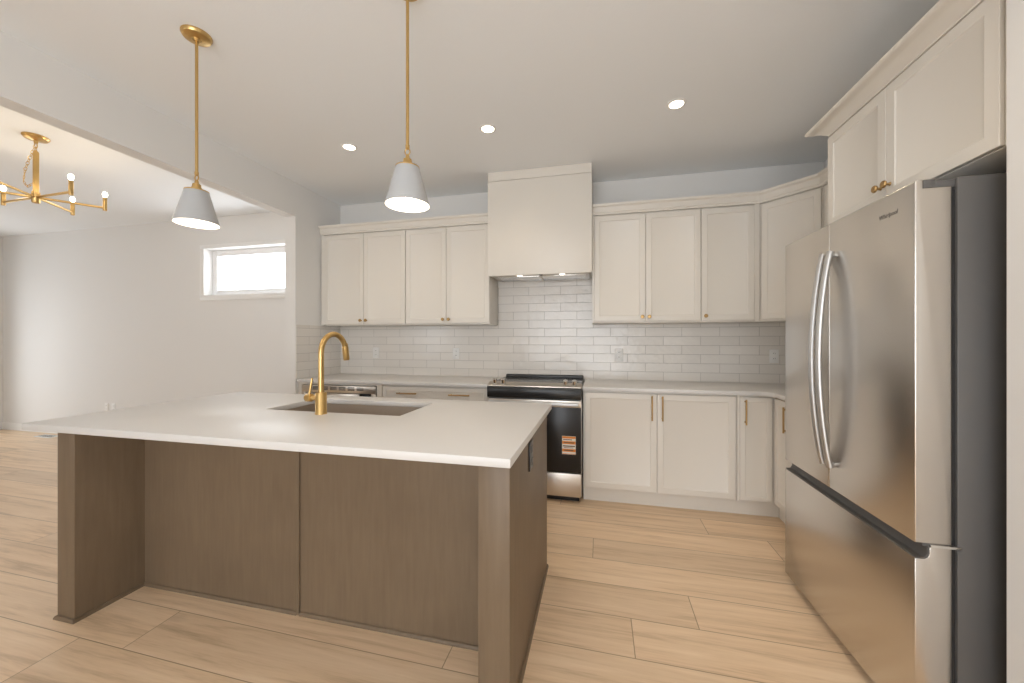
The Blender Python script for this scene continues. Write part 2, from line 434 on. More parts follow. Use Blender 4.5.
# window in the far left wall, built like the others but turned
mb = MB(); y0, y1, z0, z1 = LEFT_OPEN
for (a, b_, c, d) in ((y0 - .06, y1 + .06, z1, z1 + .06), (y0 - .06, y1 + .06, z0 - .06, z0), (y0 - .06, y0, z0, z1), (y1, y1 + .06, z0, z1)):
    mb.box(XL, XL + .018, a, b_, c, d, .003)
w4 = struct('window_4', mb, 'trim')
mb = MB()
for (a, b_, c, d) in ((y0, y1, z1 - .05, z1), (y0, y1, z0, z0 + .05), (y0, y0 + .05, z0 + .05, z1 - .05), (y1 - .05, y1, z0 + .05, z1 - .05), ((y0 + y1) / 2 - .03, (y0 + y1) / 2 + .03, z0 + .05, z1 - .05)):
    mb.box(XL - .12, XL - .07, a, b_, c, d, .003)
mb.build('window_frame', 'vinyl', w4)
MB().box(XL - .10, XL - .094, y0 + .05, y1 - .05, z0 + .05, z1 - .05).build('pane', 'glass', w4)

BBP = [(0, 0), (.014, 0), (.014, .085), (.010, .098), (0, .10)]
struct('baseboard_back', MB().sweep(BBP, [(XL, YB), (SX0, YB)]), 'trim')
struct('baseboard_left', MB().sweep(BBP, [(XL, YR), (XL, YB - .014)]), 'trim')

# glazed tile on the back wall (taller behind the range) and on the wall stub
mb = MB(); TY = YB - .009
mb.box(SX1 + .009, XR, TY, YB, .9145, 1.4255); mb.box(-.984, -.064, TY, YB, 1.4255, 1.86)
struct('backsplash_back', mb, 'tile', False)
struct('backsplash_side', MB().box(SX1, SX1 + .009, SY + .004, TY, .9145, 1.4255), 'tile_side', False)

# ------------------------------------------------------------------ hardware
def knob(parent, x, y, z, mtx=None):
    """Round brass knob standing out towards -y (mtx turns it)."""
    R = Matrix.Rotation(PI / 2, 4, 'X')
    if mtx is not None: R = mtx @ R
    prof = [(.0, 0), (.008, 0), (.0055, .004), (.005, .012), (.009, .016), (.0145, .019), (.0155, .024), (.013, .028), (0, .029)]
    return MB().lathe(prof, (x, y, z), 20, R).build('knob', 'brass_pull', parent)
def pull(parent, p0, p1, out):
    """Bar pull from p0 to p1 standing off by vector out."""
    p0, p1, out = Vector(p0), Vector(p1), Vector(out); d = (p1 - p0).normalized()
    mb = MB().cyl(p0 - d * .008 + out, p1 + d * .008 + out, .006, 12)
    for p in (p0 + d * .008, p1 - d * .008): mb.cyl(p, p + out, .0055, 10)
    return mb.build('handle', 'brass_pull', parent)

# ------------------------------------------------------------------ island
PX0, PX1, PX2, PX3 = -2.4316, -2.3209, -.4017, -.2912
PY0, PY1, PREC = 1.223, 2.13, 1.495
isl = thing('kitchen_island', 'dark brown stained wood kitchen island with open knee space facing the room', 'island', (-1.36, 1.7, 0))
for x0, x1 in ((PX0, PX1), (PX2, PX3)):
    MB().box(x0, x1, PY0, PY1, 0, .8838, .002).build('end_panel', 'maple', isl)
BAT = -1.367
MB().box(PX1, BAT - .0075, PREC, PREC + .019, 0, .8838).build('back_panel', 'maple', isl)
MB().box(BAT + .0075, PX2, PREC, PREC + .019, 0, .8838).build('back_panel', 'maple', isl)
MB().box(BAT - .0065, BAT + .0065, PREC - .008, PREC + .019, 0, .8838, .0015).build('batten', 'maple', isl)
MB().box(PX1, PX2, PY1 - .02, PY1, .10, .8838).build('cabinet_front', 'maple', isl)
MB().box(PX1, PX2, PY1 - .08, PY1 - .062, 0, .10).build('toe_kick', 'maple', isl)
MB().box(PX1, PX2, PREC + .019, PY1 - .02, .10, .118).build('cabinet_floor', 'maple', isl)
SH = [(0, 0), (.010, 0), (.0095, .006), (.007, .012), (.003, .015), (0, .015)]
# shoe moulding: outer run round each end panel, inner run round the knee space
def shoe(path): return MB().sweep(SH, path).build('shoe_moulding', 'maple', isl)
# sweep puts the profile on the right of travel, so travel with the room on the right
shoe([(BAT - .008, PREC), (PX1, PREC), (PX1, PY0), (PX0, PY0), (PX0, PY1)][::-1])
shoe([(BAT + .008, PREC), (PX2, PREC), (PX2, PY0), (PX3, PY0), (PX3, PY1)])

# worktop with the sink cut-out
CX0, CX1, CY0, CY1, CZ0, CZ1 = -2.4885, -.2685, 1.1369, 2.1762, .884, .914
HX0, HX1, HY0, HY1 = -1.735, -.945, 1.662, 2.045
bm = bmesh.new()
def ring(x0, x1, y0, y1, z): return [bm.verts.new(p) for p in ((x0, y0, z), (x1, y0, z), (x1, y1, z), (x0, y1, z))]
ot, it = ring(CX0, CX1, CY0, CY1, CZ1), ring(HX0, HX1, HY0, HY1, CZ1)
ob, ib = ring(CX0, CX1, CY0, CY1, CZ0), ring(HX0, HX1, HY0, HY1, CZ0)
for i in range(4):
    j = (i + 1) % 4
    bm.faces.new((ot[i], ot[j], it[j], it[i])); bm.faces.new((ob[j], ob[i], ib[i], ib[j]))
    bm.faces.new((ob[i], ob[j], ot[j], ot[i])); bm.faces.new((it[i], it[j], ib[j], ib[i]))
bmesh.ops.recalc_face_normals(bm, faces=bm.faces)
ed = [e for e in bm.edges if len(e.link_faces) == 2 and e.calc_face_angle(0) > 1]
bmesh.ops.bevel(bm, geom=ed, offset=.003, segments=2, profile=.5, affect='EDGES')
mb = MB(); mb.bm.free(); mb.bm = bm
tag(mb.build('island_countertop', 'quartz', loc=(-1.38, 1.65, .884)), 'long white quartz worktop on the dark brown island, cut out for the sink', 'countertop')

# sink under the cut-out
snk = thing('sink', 'undermount steel sink set in the white island worktop', 'sink', (-1.34, 1.85, .65))
mb = MB(); e = .004
sx0, sx1, sy0, sy1, sz = HX0 - e, HX1 + e, HY0 - e, HY1 + e, .665
mb.box(sx0 - .02, sx0, sy0 - .02, sy1 + .02, sz - .012, .8835); mb.box(sx1, sx1 + .02, sy0 - .02, sy1 + .02, sz - .012, .8835)
mb.box(sx0, sx1, sy0 - .02, sy0, sz - .012, .8835); mb.box(sx0, sx1, sy1, sy1 + .02, sz - .012, .8835)
mb.box(sx0, sx1, sy0, sy1, sz - .012, sz)
mb.build('basin', 'sink_steel', snk)
MB().lathe([(0, .002), (.028, .002), (.036, .006), (.045, .006), (.047, 0), (0, 0)][::-1], (-1.34, 1.86, sz), 28).build('drain', 'chrome', snk)

# faucet
FX, FY = -1.352, 1.620
fau = thing('kitchen_faucet', 'brushed brass gooseneck faucet standing in front of the island sink', 'faucet', (FX, FY, .914))
MB().lathe([(0, 0), (.0285, 0), (.0285, .003), (.0265, .006), (.0265, .104), (.0245, .107), (.0, .107)], (FX, FY, .914), 32).build('body', 'brass', fau)
pts = [(FX, FY, 1.018), (FX, FY, 1.10), (FX, FY, 1.217)]
R_ = .093; zc_ = 1.217
for i in range(1, 15):
    a = PI - (PI - .16) * i / 14
    pts.append((FX, FY + R_ + R_ * math.cos(a), zc_ + R_ * 1.02 * math.sin(a)))
lastp = Vector(pts[-1])
MB().tube(pts, .0138, 16).build('spout', 'brass', fau)
dirn = Vector((0, .16, -1)).normalized()
q = lastp
sh = MB().tube([q - dirn * .030, q - dirn * .012, q - dirn * .010, q + dirn * .058, q + dirn * .061], [.0150, .0150, .0165, .0165, .0145], 18)
sp_ = sh.build('spray_head', 'brass', fau)
MB().tube([q + dirn * .00 + Vector((0, .015, 0)), q + dirn * .03 + Vector((0, .0165, 0))], .006, 10).build('spray_button', 'brass_pull', sp_)
mb = MB().tube([(FX - .024, FY, .992), (FX - .050, FY, .992), (FX - .054, FY, .992), (FX - .082, FY, .992), (FX - .088, FY, .992)], [.0135, .0135, .020, .020, .016], 20)
lv = mb.build('handle_hub', 'brass', fau)
MB().tube([(FX - .068, FY, 1.008), (FX - .066, FY, 1.020), (FX - .055, FY + .003, 1.086), (FX - .0545, FY + .003, 1.091)], [.0070, .0060, .0050, .0038], 12).build('lever', 'brass', lv)

# outlet in the right end of the island
ou = thing('island_outlet', 'black power outlet in the right end panel of the brown island', 'outlet', (PX3, 1.60, .79))
MB().box(PX3, PX3 + .007, 1.560, 1.640, .729, .848, .002).build('cover_plate', 'black', ou)
for z in (.762, .815):
    MB().box(PX3 + .007, PX3 + .009, 1.583, 1.617, z - .014, z + .014, .002).build('receptacle', 'plastic_dark', ou)

# ------------------------------------------------------------------ base cabinets along the back wall
YF, CF, BB = 3.04, 3.06, YB - .001          # door front, carcass front, carcass back
ZK = .112
def carcass(parent, x0, x1, name='carcass', z0=ZK, z1=.8838): return MB().box(x0, x1, CF, BB, z0, z1, .001).build(name, 'cabinet', parent)
def toe(parent, x0, x1): return MB().box(x0, x1, 3.095, 3.110, 0, ZK).build('toe_kick', 'cabinet', parent)

# left: microwave cabinet with a built-in microwave, then a drawer cabinet
c = thing('microwave_cabinet', 'white lower cabinet around the built-in microwave at the left end of the counter', 'cabinet', (-2.36, 3.35, 0))
x0, x1 = SX1 + .002, -1.906
mb = MB()
mb.box(x0, x0 + .05, CF - .018, BB, ZK, .8838); mb.box(x1 - .05, x1, CF - .018, BB, ZK, .8838)
mb.box(x0 + .05, x1 - .05, CF - .018, BB, .866, .8838); mb.box(x0 + .05, x1 - .05, CF - .018, BB, .385, .405); mb.box(x0 + .05, x1 - .05, BB - .015, BB, .405, .866)
mb.box(x0 + .05, x1 - .05, CF, BB, ZK, .385)
mb.build('carcass', 'cabinet', c); toe(c, x0, x1)
MB().door(x0 + .004, x1 - .004, .125, .38, CF - .038).build('drawer_front', 'cabinet', c)
mw = thing('microwave', 'built-in microwave with a louvred steel trim, under the left counter', 'microwave', (-2.34, 3.05, .41))
mx0, mx1 = -2.736, -1.958
MB().box(mx0 + .03, mx1 - .03, 3.07, 3.56, .415, .845).build('body', 'steel_dark', mw)
mb = MB()
mb.box(mx0, mx1, 3.022, 3.04, .795, .862, .003); mb.box(mx0, mx1, 3.022, 3.04, .408, .45, .003)
mb.box(mx0, mx0 + .045, 3.022, 3.04, .45, .795, .003); mb.box(mx1 - .045, mx1, 3.022, 3.04, .45, .795, .003)
tk = mb.build('trim_frame', 'steel_front', mw)
MB().box(mx0 + .045, mx1 - .045, 3.04, 3.07, .45, .845).build('surround', 'steel_dark', mw)
for i in range(6):
    vx = mx0 + .125 + i * .093
    mb = MB()
    for z in (.846, .8345, .823): mb.box(vx, vx + .070, 3.0195, 3.023, z - .0035, z + .0035, .001)
    mb.build('louvre', 'slot', tk)
dr = MB().box(mx0 + .05, mx1 - .16, 3.012, 3.038, .455, .79, .003).build('door', 'steel_front', mw)
MB().box(mx0 + .085, mx1 - .20, 3.009, 3.0125, .49, .755, .001).build('door_glass', 'black_glass', dr)
MB().box(mx1 - .156, mx1 - .05, 3.014, 3.038, .455, .79, .003).build('control_panel', 'black_glass', mw)

c = thing('drawer_cabinet', 'white drawer cabinet with brass pulls between microwave and range', 'cabinet', (-1.41, 3.35, 0))
x0, x1 = -1.905, -.908
carcass(c, x0, x1); toe(c, x0, x1)
for z0, z1 in ((.713, .868), (.420, .709), (.122, .416)):
    d = MB().door(x0 + .008, x1 - .008, z0, z1, YF - .0, stile=.045).build('drawer', 'cabinet', c)
    zh = .812 if z0 > .7 else z1 - .06
    for a in (-1.736, -1.248): pull(d, (a, YF, zh), (a + .172, YF, zh), (0, -.028, 0))

# right: double door cabinet, narrow corner cabinet, and the run along the right wall
def door_handle_v(d, x, y, z0, z1, out): return pull(d, (x, y, z0), (x, y, z1), out)
c = thing('base_cabinet', 'white double door lower cabinet with vertical brass pulls, right of the range', 'cabinet', (.42, 3.35, 0))
carcass(c, -.127, .972); toe(c, -.127, .972)
d = MB().door(-.113, .4215, .122, .868, YF).build('door', 'cabinet', c); door_handle_v(d, .385, YF, .68, .85, (0, -.028, 0))
d = MB().door(.4255, .958, .122, .868, YF).build('door', 'cabinet', c); door_handle_v(d, .460, YF, .68, .85, (0, -.028, 0))
XRF = 1.2045
c = thing('corner_base_cabinet', 'narrow white lower cabinet in the corner, single door with brass pull', 'cabinet', (1.1, 3.35, 0))
carcass(c, .973, XRF + .02); toe(c, .973, XRF + .055)
MB().box(.973, .988, YF + .003, CF, ZK, .8838).build('filler', 'cabinet', c)
d = MB().door(.990, XRF - .008, .122, .868, YF, stile=.045).build('door', 'cabinet', c); door_handle_v(d, 1.022, YF, .68, .845, (0, -.028, 0))
c = thing('side_base_cabinet', 'white lower cabinet on the right wall beside the refrigerator', 'cabinet', (1.5, 2.7, 0))
MB().box(XRF + .02, XR - .002, 2.325, CF - .001, ZK, .8838, .001).build('carcass', 'cabinet', c)
MB().box(XRF + .055, XRF + .07, 2.325, 3.094, 0, ZK).build('toe_kick', 'cabinet', c)
DM = Matrix.Translation((XRF, 0, 0)) @ ROT_R
d = MB().door(-3.03, -2.68, .122, .868, 0, mtx=DM).build('door', 'cabinet', c)
door_handle_v(d, XRF, 2.826, .676, .83, (-.028, 0, 0))
d2 = MB().door(-2.676, -2.33, .122, .868, 0, mtx=DM).build('door', 'cabinet', c)

# worktops on the base cabinets
tag(MB().box(SX1 + .010, -.906, 3.013, TY - .001, .884, .914, .003).build('countertop', 'quartz', loc=(-1.8, 3.3, .884)),
    'white quartz counter over the microwave and drawers, left of the range', 'countertop')
rc = .09; ax, ay = 1.178 - rc, 3.013 - rc
pl = [(-.132, TY - .001), (-.132, 3.013)]
for i in range(9):
    a = PI / 2 - PI / 2 * i / 8
    pl.append((ax + rc * math.cos(a), ay + rc * math.sin(a)))
pl += [(1.178, 2.322), (XR - .002, 2.322), (XR - .002, TY - .001)]
tag(MB().prism(pl, .884, .914, 'z', .003).build('countertop', 'quartz', loc=(.8, 3.3, .884)),
    'white quartz L-shaped counter turning the corner, right of the range', 'countertop')

# ------------------------------------------------------------------ range
rg = thing('range', 'slide-in electric range with black glass oven door and steel drawer', 'range', (-.52, 3.3, 0))
rx0, rx1 = -.902, -.138
MB().box(rx0, rx1, 3.03, 3.61, .04, .905, .002).build('body', 'handle_steel', rg)
MB().prism([(2.99, .905), (3.60, .905), (3.60, .918), (3.055, .920)], rx0 + .002, rx1 - .002, 'x').build('cooktop_base', 'black', rg)
MB().box(rx0 + .006, rx1 - .006, 3.062, 3.575, .918, .924, .002).build('cooktop', 'black_glass', rg)
MB().box(rx0 + .01, rx1 - .01, 3.575, 3.628, .905, .950, .012, 4).build('vent_trim', 'black', rg)
cp = MB().prism([(2.988, .900), (3.064, .918), (3.064, .934), (3.058, .936), (2.990, .912)], rx0, rx1, 'x', .002).build('control_panel', 'steel_front', rg)
nrm = Vector((0, -.30, 1)).normalized()
Rk = Vector((0, 0, 1)).rotation_difference(nrm).to_matrix().to_4x4()
for x in (-.845, -.775, -.265, -.195):
    kb = MB().lathe([(0, .040), (.015, .040), (.0185, .037), (.0195, .006), (.023, .004), (.023, 0), (0, 0)][::-1], (x, 3.024, .9245), 24, Rk).build('control_knob', 'chrome', cp)
MB().prism([(2.978, .835), (2.978, .893), (2.986, .905), (3.03, .905), (3.03, .812), (2.986, .812)], rx0, rx1, 'x', .004).build('front_band', 'black', rg)
dr = MB().box(rx0 + .003, rx1 - .003, 2.984, 3.028, .240, .805, .004).build('oven_door', 'black_glass', rg)
MB().box(rx0 + .003, rx1 - .003, 2.980, 2.984, .752, .804, .0015).build('door_rail', 'steel_front', dr)
mb = MB().box(rx0 + .02, rx1 - .02, 2.932, 2.952, .766, .794, .006, 3)
mb.box(rx0 + .022, rx0 + .05, 2.95, 2.981, .768, .792, .003); mb.box(rx1 - .05, rx1 - .022, 2.95, 2.981, .768, .792, .003)
mb.build('door_handle', 'handle_steel', dr)
st = MB().box(-.288, -.182, 2.9825, 2.984, .386, .528).build('sticker', 'paper', dr)
mb = MB()
for z0, z1 in ((.510, .526), (.466, .489), (.406, .428), (.388, .392)): mb.box(-.287, -.183, 2.9820, 2.9826, z0, z1)
mb.build('sticker_bands', 'orange', st)
mb = MB()
for z0, z1, a, b_ in ((.498, .504, -.28, -.21), (.474, .481, -.275, -.195), (.446, .455, -.282, -.188), (.436, .440, -.275, -.2), (.413, .421, -.27, -.2)): mb.box(a, b_, 2.9815, 2.9821, z0, z1)
mb.build('sticker_print', 'print', st)
MB().box(rx0 + .003, rx1 - .003, 2.984, 3.028, .052, .234, .004).build('storage_drawer', 'steel_front', rg)
MB().box(rx0 + .02, rx1 - .02, 3.045, 3.06, 0, .05).build('kick_plate', 'black', rg)

# ------------------------------------------------------------------ upper cabinets
UF, UC, UZ0, UZ1 = 3.33, 3.35, 1.427, 2.352
def upper(x0, x1, doors, label, extra=None):
    c = thing('upper_cabinet', label, 'cabinet', ((x0 + x1) / 2, 3.5, UZ0))
    MB().box(x0, x1, UC, BB, UZ0, UZ1, .001).build('carcass', 'cabinet', c)
    for d0, d1, kx in doors:
        d = MB().door(d0, d1, UZ0 + .014, UZ1 - .012, UF).build('door', 'cabinet', c)
        knob(d, kx, UF, 1.475)
    return c
u = upper(SX1 + .011, -1.832, ((-2.742, -2.290, -2.315), (-2.286, -1.834, -2.255)), 'white double door wall cabinet at the far left, against the side wall')
MB().box(SX1 + .011, -2.744, UF + .004, UC, UZ0, UZ1).build('filler', 'cabinet', u)
upper(-1.830, -.985, ((-1.827, -1.411, -1.437), (-1.407, -.988, -1.379)), 'white double door wall cabinet just left of the range hood')
u = upper(-.062, .798, ((-.044, .3715, .347), (.3755, .796, .402)), 'white double door wall cabinet just right of the range hood')
MB().box(-.062, -.046, UF + .004, UC, UZ0, UZ1).build('filler', 'cabinet', u)
u = upper(.800, 1.222, ((.803, 1.186, .832),), 'white single door wall cabinet between the double door and the corner')
MB().box(1.188, 1.222, UF + .004, UC, UZ0, UZ1).build('filler', 'cabinet', u)
# diagonal corner cabinet
DX0, DY0, DX1, DY1 = 1.226, 3.33, 1.505, 3.051
c = thing('corner_wall_cabinet', 'white diagonal wall cabinet in the corner, single door', 'cabinet', (1.5, 3.4, UZ0))
MB().prism([(DX0, BB), (DX0, DY0 + .03), (DX0 + .012, DY0 + .016), (DX1 + .016, DY1 + .012), (XR - .002, DY1 + .012), (XR - .002, BB)], UZ0, UZ1, 'z').build('carcass', 'cabinet', c)
L_ = math.hypot(DX1 - DX0, DY1 - DY0)
MD = Matrix.Translation((DX0, DY0, 0)) @ Matrix.Rotation(-PI / 4, 4, 'Z')
d = MB().door(.008, L_ - .004, UZ0 + .014, UZ1 - .012, 0, mtx=MD).build('door', 'cabinet', c)
kp = MD @ Vector((L_ - .035, 0, 1.475))
knob(d, kp.x, kp.y, kp.z, Matrix.Rotation(-PI / 4, 4, 'Z'))
# right wall, mostly behind the refrigerator cabinet
c = thing('side_wall_cabinet', 'white wall cabinet on the right wall between corner cabinet and refrigerator cabinet', 'cabinet', (1.65, 2.7, UZ0))
MB().box(1.527, XR - .002, 2.312, DY1 + .010, UZ0, UZ1, .001).build('carcass', 'cabinet', c)
DM2 = Matrix.Translation((1.507, 0, 0)) @ ROT_R
for a, b_ in ((-3.025, -2.69), (-2.686, -2.32)): MB().door(a, b_, UZ0 + .014, UZ1 - .012, 0, mtx=DM2).build('door', 'cabinet', c)

CR = [(-.018, 2.3525), (.003, 2.3525), (.004, 2.366), (.010, 2.372), (.014, 2.412), (.028, 2.424), (.030, 2.44), (-.018, 2.44)]
struct_l = MB().sweep(CR, [(SX1 + .002, UF), (-.969, UF)]).build('crown_moulding', 'cabinet', loc=(-1.9, 3.33, 2.35))
tag(struct_l, 'white crown moulding along the top of the wall cabinets left of the hood', 'moulding')
struct_r = MB().sweep(CR, [(-.062, UF), (DX0, UF), (DX1, DY1), (DX1, 2.400)]).build('crown_moulding', 'cabinet', loc=(.8, 3.2, 2.35))
tag(struct_r, 'white crown moulding along the wall cabinets right of the hood, bending round the corner', 'moulding')

# ------------------------------------------------------------------ range hood
hd = thing('range_hood', 'tall boxed white range hood reaching up to the ceiling', 'range hood', (-.515, 3.43, 1.845))
hx0, hx1, hy = -.966, -.064, 3.215
mb = MB()
mb.box(hx0, hx1, hy, hy + .018, 1.845, 2.676, .0015); mb.box(hx0, hx0 + .018, hy + .018, TY - .001, 1.862, 2.676); mb.box(hx1 - .018, hx1, hy + .018, TY - .001, 1.862, 2.676)
mb.box(hx0 + .018, hx1 - .018, hy + .018, BB - .03, 2.60, 2.64)
mb.build('hood_box', 'cabinet', hd)
MB().box(hx0 + .001, hx1 - .001, hy + .003, BB, 2.6815, ZC - .0005, .001).build('top_filler', 'cabinet', hd)
ins = MB().prism([(hx0 + .02, hy + .03), (hx1 - .02, hy + .03), (hx1 - .02, TY - .012), (hx0 + .02, TY - .012)], 1.852, 1.90, 'z', .004).build('vent_insert', 'steel_front', hd)
mb = MB()
for i in range(2):
    a = hx0 + .06 + i * .40
    mb.box(a, a + .38, hy + .12, TY - .05, 1.848, 1.853, .001)
mb.build('filter', 'chrome', ins)
for x in (-.690, -.315):
    MB().lathe([(0, 0), (.022, 0), (.024, .003), (.024, .008), (0, .008)], (x, 3.275, 1.846), 20).build('light', 'hood_lens', ins)
MB().lathe([(0, 0), (.014, 0), (.016, .003), (.016, .008), (0, .008)], (-.50, 3.275, 1.846), 18).build('switch', 'slot', ins)

# ------------------------------------------------------------------ refrigerator cabinet
FCX, FY0_, FY1_ = 1.16, 1.424, 2.300
c = thing('refrigerator_cabinet', 'deep white cabinet over the refrigerator with two brass knobs', 'cabinet', (1.5, 1.86, 1.86))
MB().box(FCX + .02, XR - .002, FY0_, FY1_, 1.858, 2.3365, .001).build('carcass', 'cabinet', c)
MB().box(FCX + .012, XR - .002, 1.384, FY0_ - .001, 1.858, 2.3365).build('filler', 'cabinet', c)
MB().box(FCX + .02, XR - .002, FY1_ + .001, FY1_ + .011, 0, 2.3365).build('side_panel', 'cabinet', c)
DM3 = Matrix.Translation((FCX, 0, 0)) @ ROT_R
FM = 1.886
d = MB().door(-(FY1_ - .002), -(FM + .0015), 1.860, 2.334, 0, stile=.062, mtx=DM3).build('door', 'cabinet', c)
knob(d, FCX, FM + .028, 1.922, ROT_R)
d = MB().door(-(FM - .0015), -(FY0_ + .002), 1.860, 2.334, 0, stile=.062, mtx=DM3).build('door', 'cabinet', c)
knob(d, FCX, FM - .024, 1.922, ROT_R)
CR2 = [(-.03, 2.337), (.004, 2.337), (.006, 2.342), (.013, 2.346), (.022, 2.354), (.036, 2.364), (.052, 2.372), (.066, 2.376), (.074, 2.380), (.077, 2.384), (.077, 2.394), (-.03, 2.394)]
o = MB().sweep(CR2, [(XR - .002, FY1_ - .02), (FCX, FY1_ - .02), (FCX, 1.383)]).build('crown_moulding', 'cabinet', loc=(1.3, 1.8, 2.337))
tag(o, 'wide coved white crown moulding on top of the refrigerator cabinet', 'moulding')

# ------------------------------------------------------------------ refrigerator
RX, RD, RYn, RYf, RYm = .9641, 1.059, 1.443, 2.2955, 1.898
f = thing('refrigerator', 'stainless steel french door refrigerator with bottom freezer drawer and curved handles', 'refrigerator', (1.35, 1.87, 0))
MB().box(1.075, 1.785, RYn + .004, RYf - .004, .035, 1.787, .004).build('body', 'steel_dark', f)
MB().box(1.0585, 1.0755, RYn + .012, RYf - .012, .06, 1.75).build('gasket', 'black', f)
DP = [(RX, .6457), (RX, 1.779), (RX + .006, 1.785), (.986, 1.785), (.986, 1.757), (RD, 1.757), (RD, .6457)]
def fdoor(y0, y1):
    return MB().prism(DP, y0, y1, 'y', .0035, 3).build('door', 'steel', f)
dn = fdoor(RYn, RYm - .0015); df = fdoor(RYm + .0015, RYf)
def fhandle(parent, y):
    pts = []; z0, z1 = .742, 1.656
    for i in range(25):
        t = i / 24
        pts.append((RX - .012 - .043 * math.sin(PI * t) ** .8, y, z0 + (z1 - z0) * t))
    h = MB().tube(pts, .012, 14, section=(.0140, .0115)).build('handle', 'handle_steel', parent)
    for z in (z0 + .012, z1 - .012): MB().box(RX - .018, RX + .001, y - .007, y + .007, z - .010, z + .010, .003).build('handle_mount', 'handle_steel', h)
fhandle(dn, RYm - .030); fhandle(df, RYm + .026)
# freezer drawer with the notched hand grip along its top edge
FP = [(RX, .043), (RX, .5976), (.990, .5976), (.999, .604), (1.002, .614), (1.002, .636), (RD, .636), (RD, .043)]
fd = MB().prism(FP, RYn, RYf, 'y', .003, 2).build('freezer_drawer', 'steel', f)
GP = [(RX + .004, .5980), (.989, .5980), (.998, .605), (1.000, .614), (1.000, .642), (.996, .642), (.996, .615), (.988, .6025), (RX + .004, .6005)]
MB().prism(GP, RYn - .0008, RYf + .0008, 'y').build('grip', 'plastic_dark', fd)
MB().box(.985, 1.066, RYn + .002, RYf - .002, .6365, .6455).build('divider', 'plastic_dark', f)
# hinges, feet strip
for y0, y1 in ((RYn - .006, RYn + .05),):
    MB().box(1.002, 1.078, y0, y1, .6372, .6448, .001).build('middle_hinge', 'chrome', f)
for y0, y1 in ((RYn + .004, RYn + .085), (RYf - .085, RYf - .004)):
    mb = MB().box(.989, 1.020, y0, y1, 1.758, 1.785, .003); mb.box(1.020, 1.074, y0 + .006, y1, 1.758, 1.782, .003)
    mb.build('hinge_cover', 'steel_dark', f)
MB().box(1.0, 1.07, RYn + .02, RYf - .02, .0, .038).build('base_grille', 'black', f)
# maker's word on the right door
cu = bpy.data.curves.new('logo', 'FONT'); cu.body = 'Whirlpool'; cu.size = .0225; cu.extrude = .0004; cu.shear = .18
cu.align_x = 'LEFT'
lo = bpy.data.objects.new('logo', cu); C.objects.link(lo)
cu.materials.append(M['logo'])
bpy.context.view_layer.update()
me = bpy.data.meshes.new_from_object(lo.evaluated_get(bpy.context.evaluated_depsgraph_get()))
bpy.data.objects.remove(lo)
w_ = max(v.co.x for v in me.vertices)
for v in me.vertices:
    x, y, z = v.co
    v.co = (RX - .0003 - z, 1.600 - x / w_ * .088, 1.703 + y)
lo = bpy.data.objects.new('logo', me); C.objects.link(lo)
lo.parent = dn; lo.location = -parent_base(dn)

# ------------------------------------------------------------------ pendants over the island
def pendant(x, y, label):
    p = thing('pendant_lamp', label, 'pendant lamp', (x, y, ZC), 'pendants over the island')
    MB().lathe([(0, 0), (.062, 0), (.062, -.006), (.056, -.016), (.045, -.021), (.02, -.024), (.012, -.034), (.0, -.034)], (x, y, ZC), 36).build('canopy', 'brass', p)
    MB().lathe([(0, ZC - .03), (.0065, ZC - .03), (.0065, 2.098), (.0085, 2.096), (.0085, 2.082), (.004, 2.078), (0, 2.078)], (x, y, 0), 18).build('rod', 'brass', p)
    rg_ = [(x + .011 * math.cos(a), y, 2.068 + .013 * math.sin(a)) for a in [2 * PI * i / 20 for i in range(20)]]
    MB().tube(rg_, .0028, 8, closed=True).build('ring', 'brass', p)
    mb = MB().lathe([(0, 2.058), (.006, 2.056), (.008, 2.050), (.009, 2.040), (.017, 2.036), (.0185, 2.022), (.022, 2.018), (.022, 2.0045), (0, 2.0045)], (x, y, 0), 28)
    mb.lathe([(.046, 2.0045), (.0492, 2.0045), (.0496, 1.999), (.046, 1.999)], (x, y, 0), 40, close=True)
    mb.lathe([(0, 2.0042), (.047, 2.0042), (.047, 2.0015), (0, 2.0015)], (x, y, 0), 40)
    mb.build('cap', 'brass', p)
    zb, zt, rb, rt = 1.844, 2.001, .0915, .0485
    MB().lathe([(rt, zt), (rb, zb), (rb - .002, zb), (rt - .002, zt)], (x, y, 0), 56, close=True).build('lamp_shade', 'shade', p)
    MB().lathe([(rb - .0026, zb + .001), (rt - .0026, zt - .002), (0, zt - .002)], (x, y, 0), 48).build('shade_lining', 'shade_inner', p)
    MB().lathe([(0, 2.0), (.014, 2.0), (.014, 1.955), (0, 1.955)], (x, y, 0), 18).build('socket', 'white_plastic', p)
    bz = 1.900
    pr = [(0, bz - .032)] + [(.032 * math.cos(a), bz + .032 * math.sin(a)) for a in [-PI / 2 + PI * i / 12 for i in range(1, 11)]] + [(.013, 1.955), (0, 1.955)]
    MB().lathe(pr, (x, y, 0), 24).build('bulb', 'bulb', p)
    lamp('bulb_light', 'POINT', p, (0, 0, 1.858 - ZC), PENDANT_W, WARM, .05)
    return p
pendant(-1.905, 1.442, 'white cone pendant lamp on a brass rod over the left part of the island')
pendant(-.783, 1.442, 'white cone pendant lamp on a brass rod over the right part of the island')

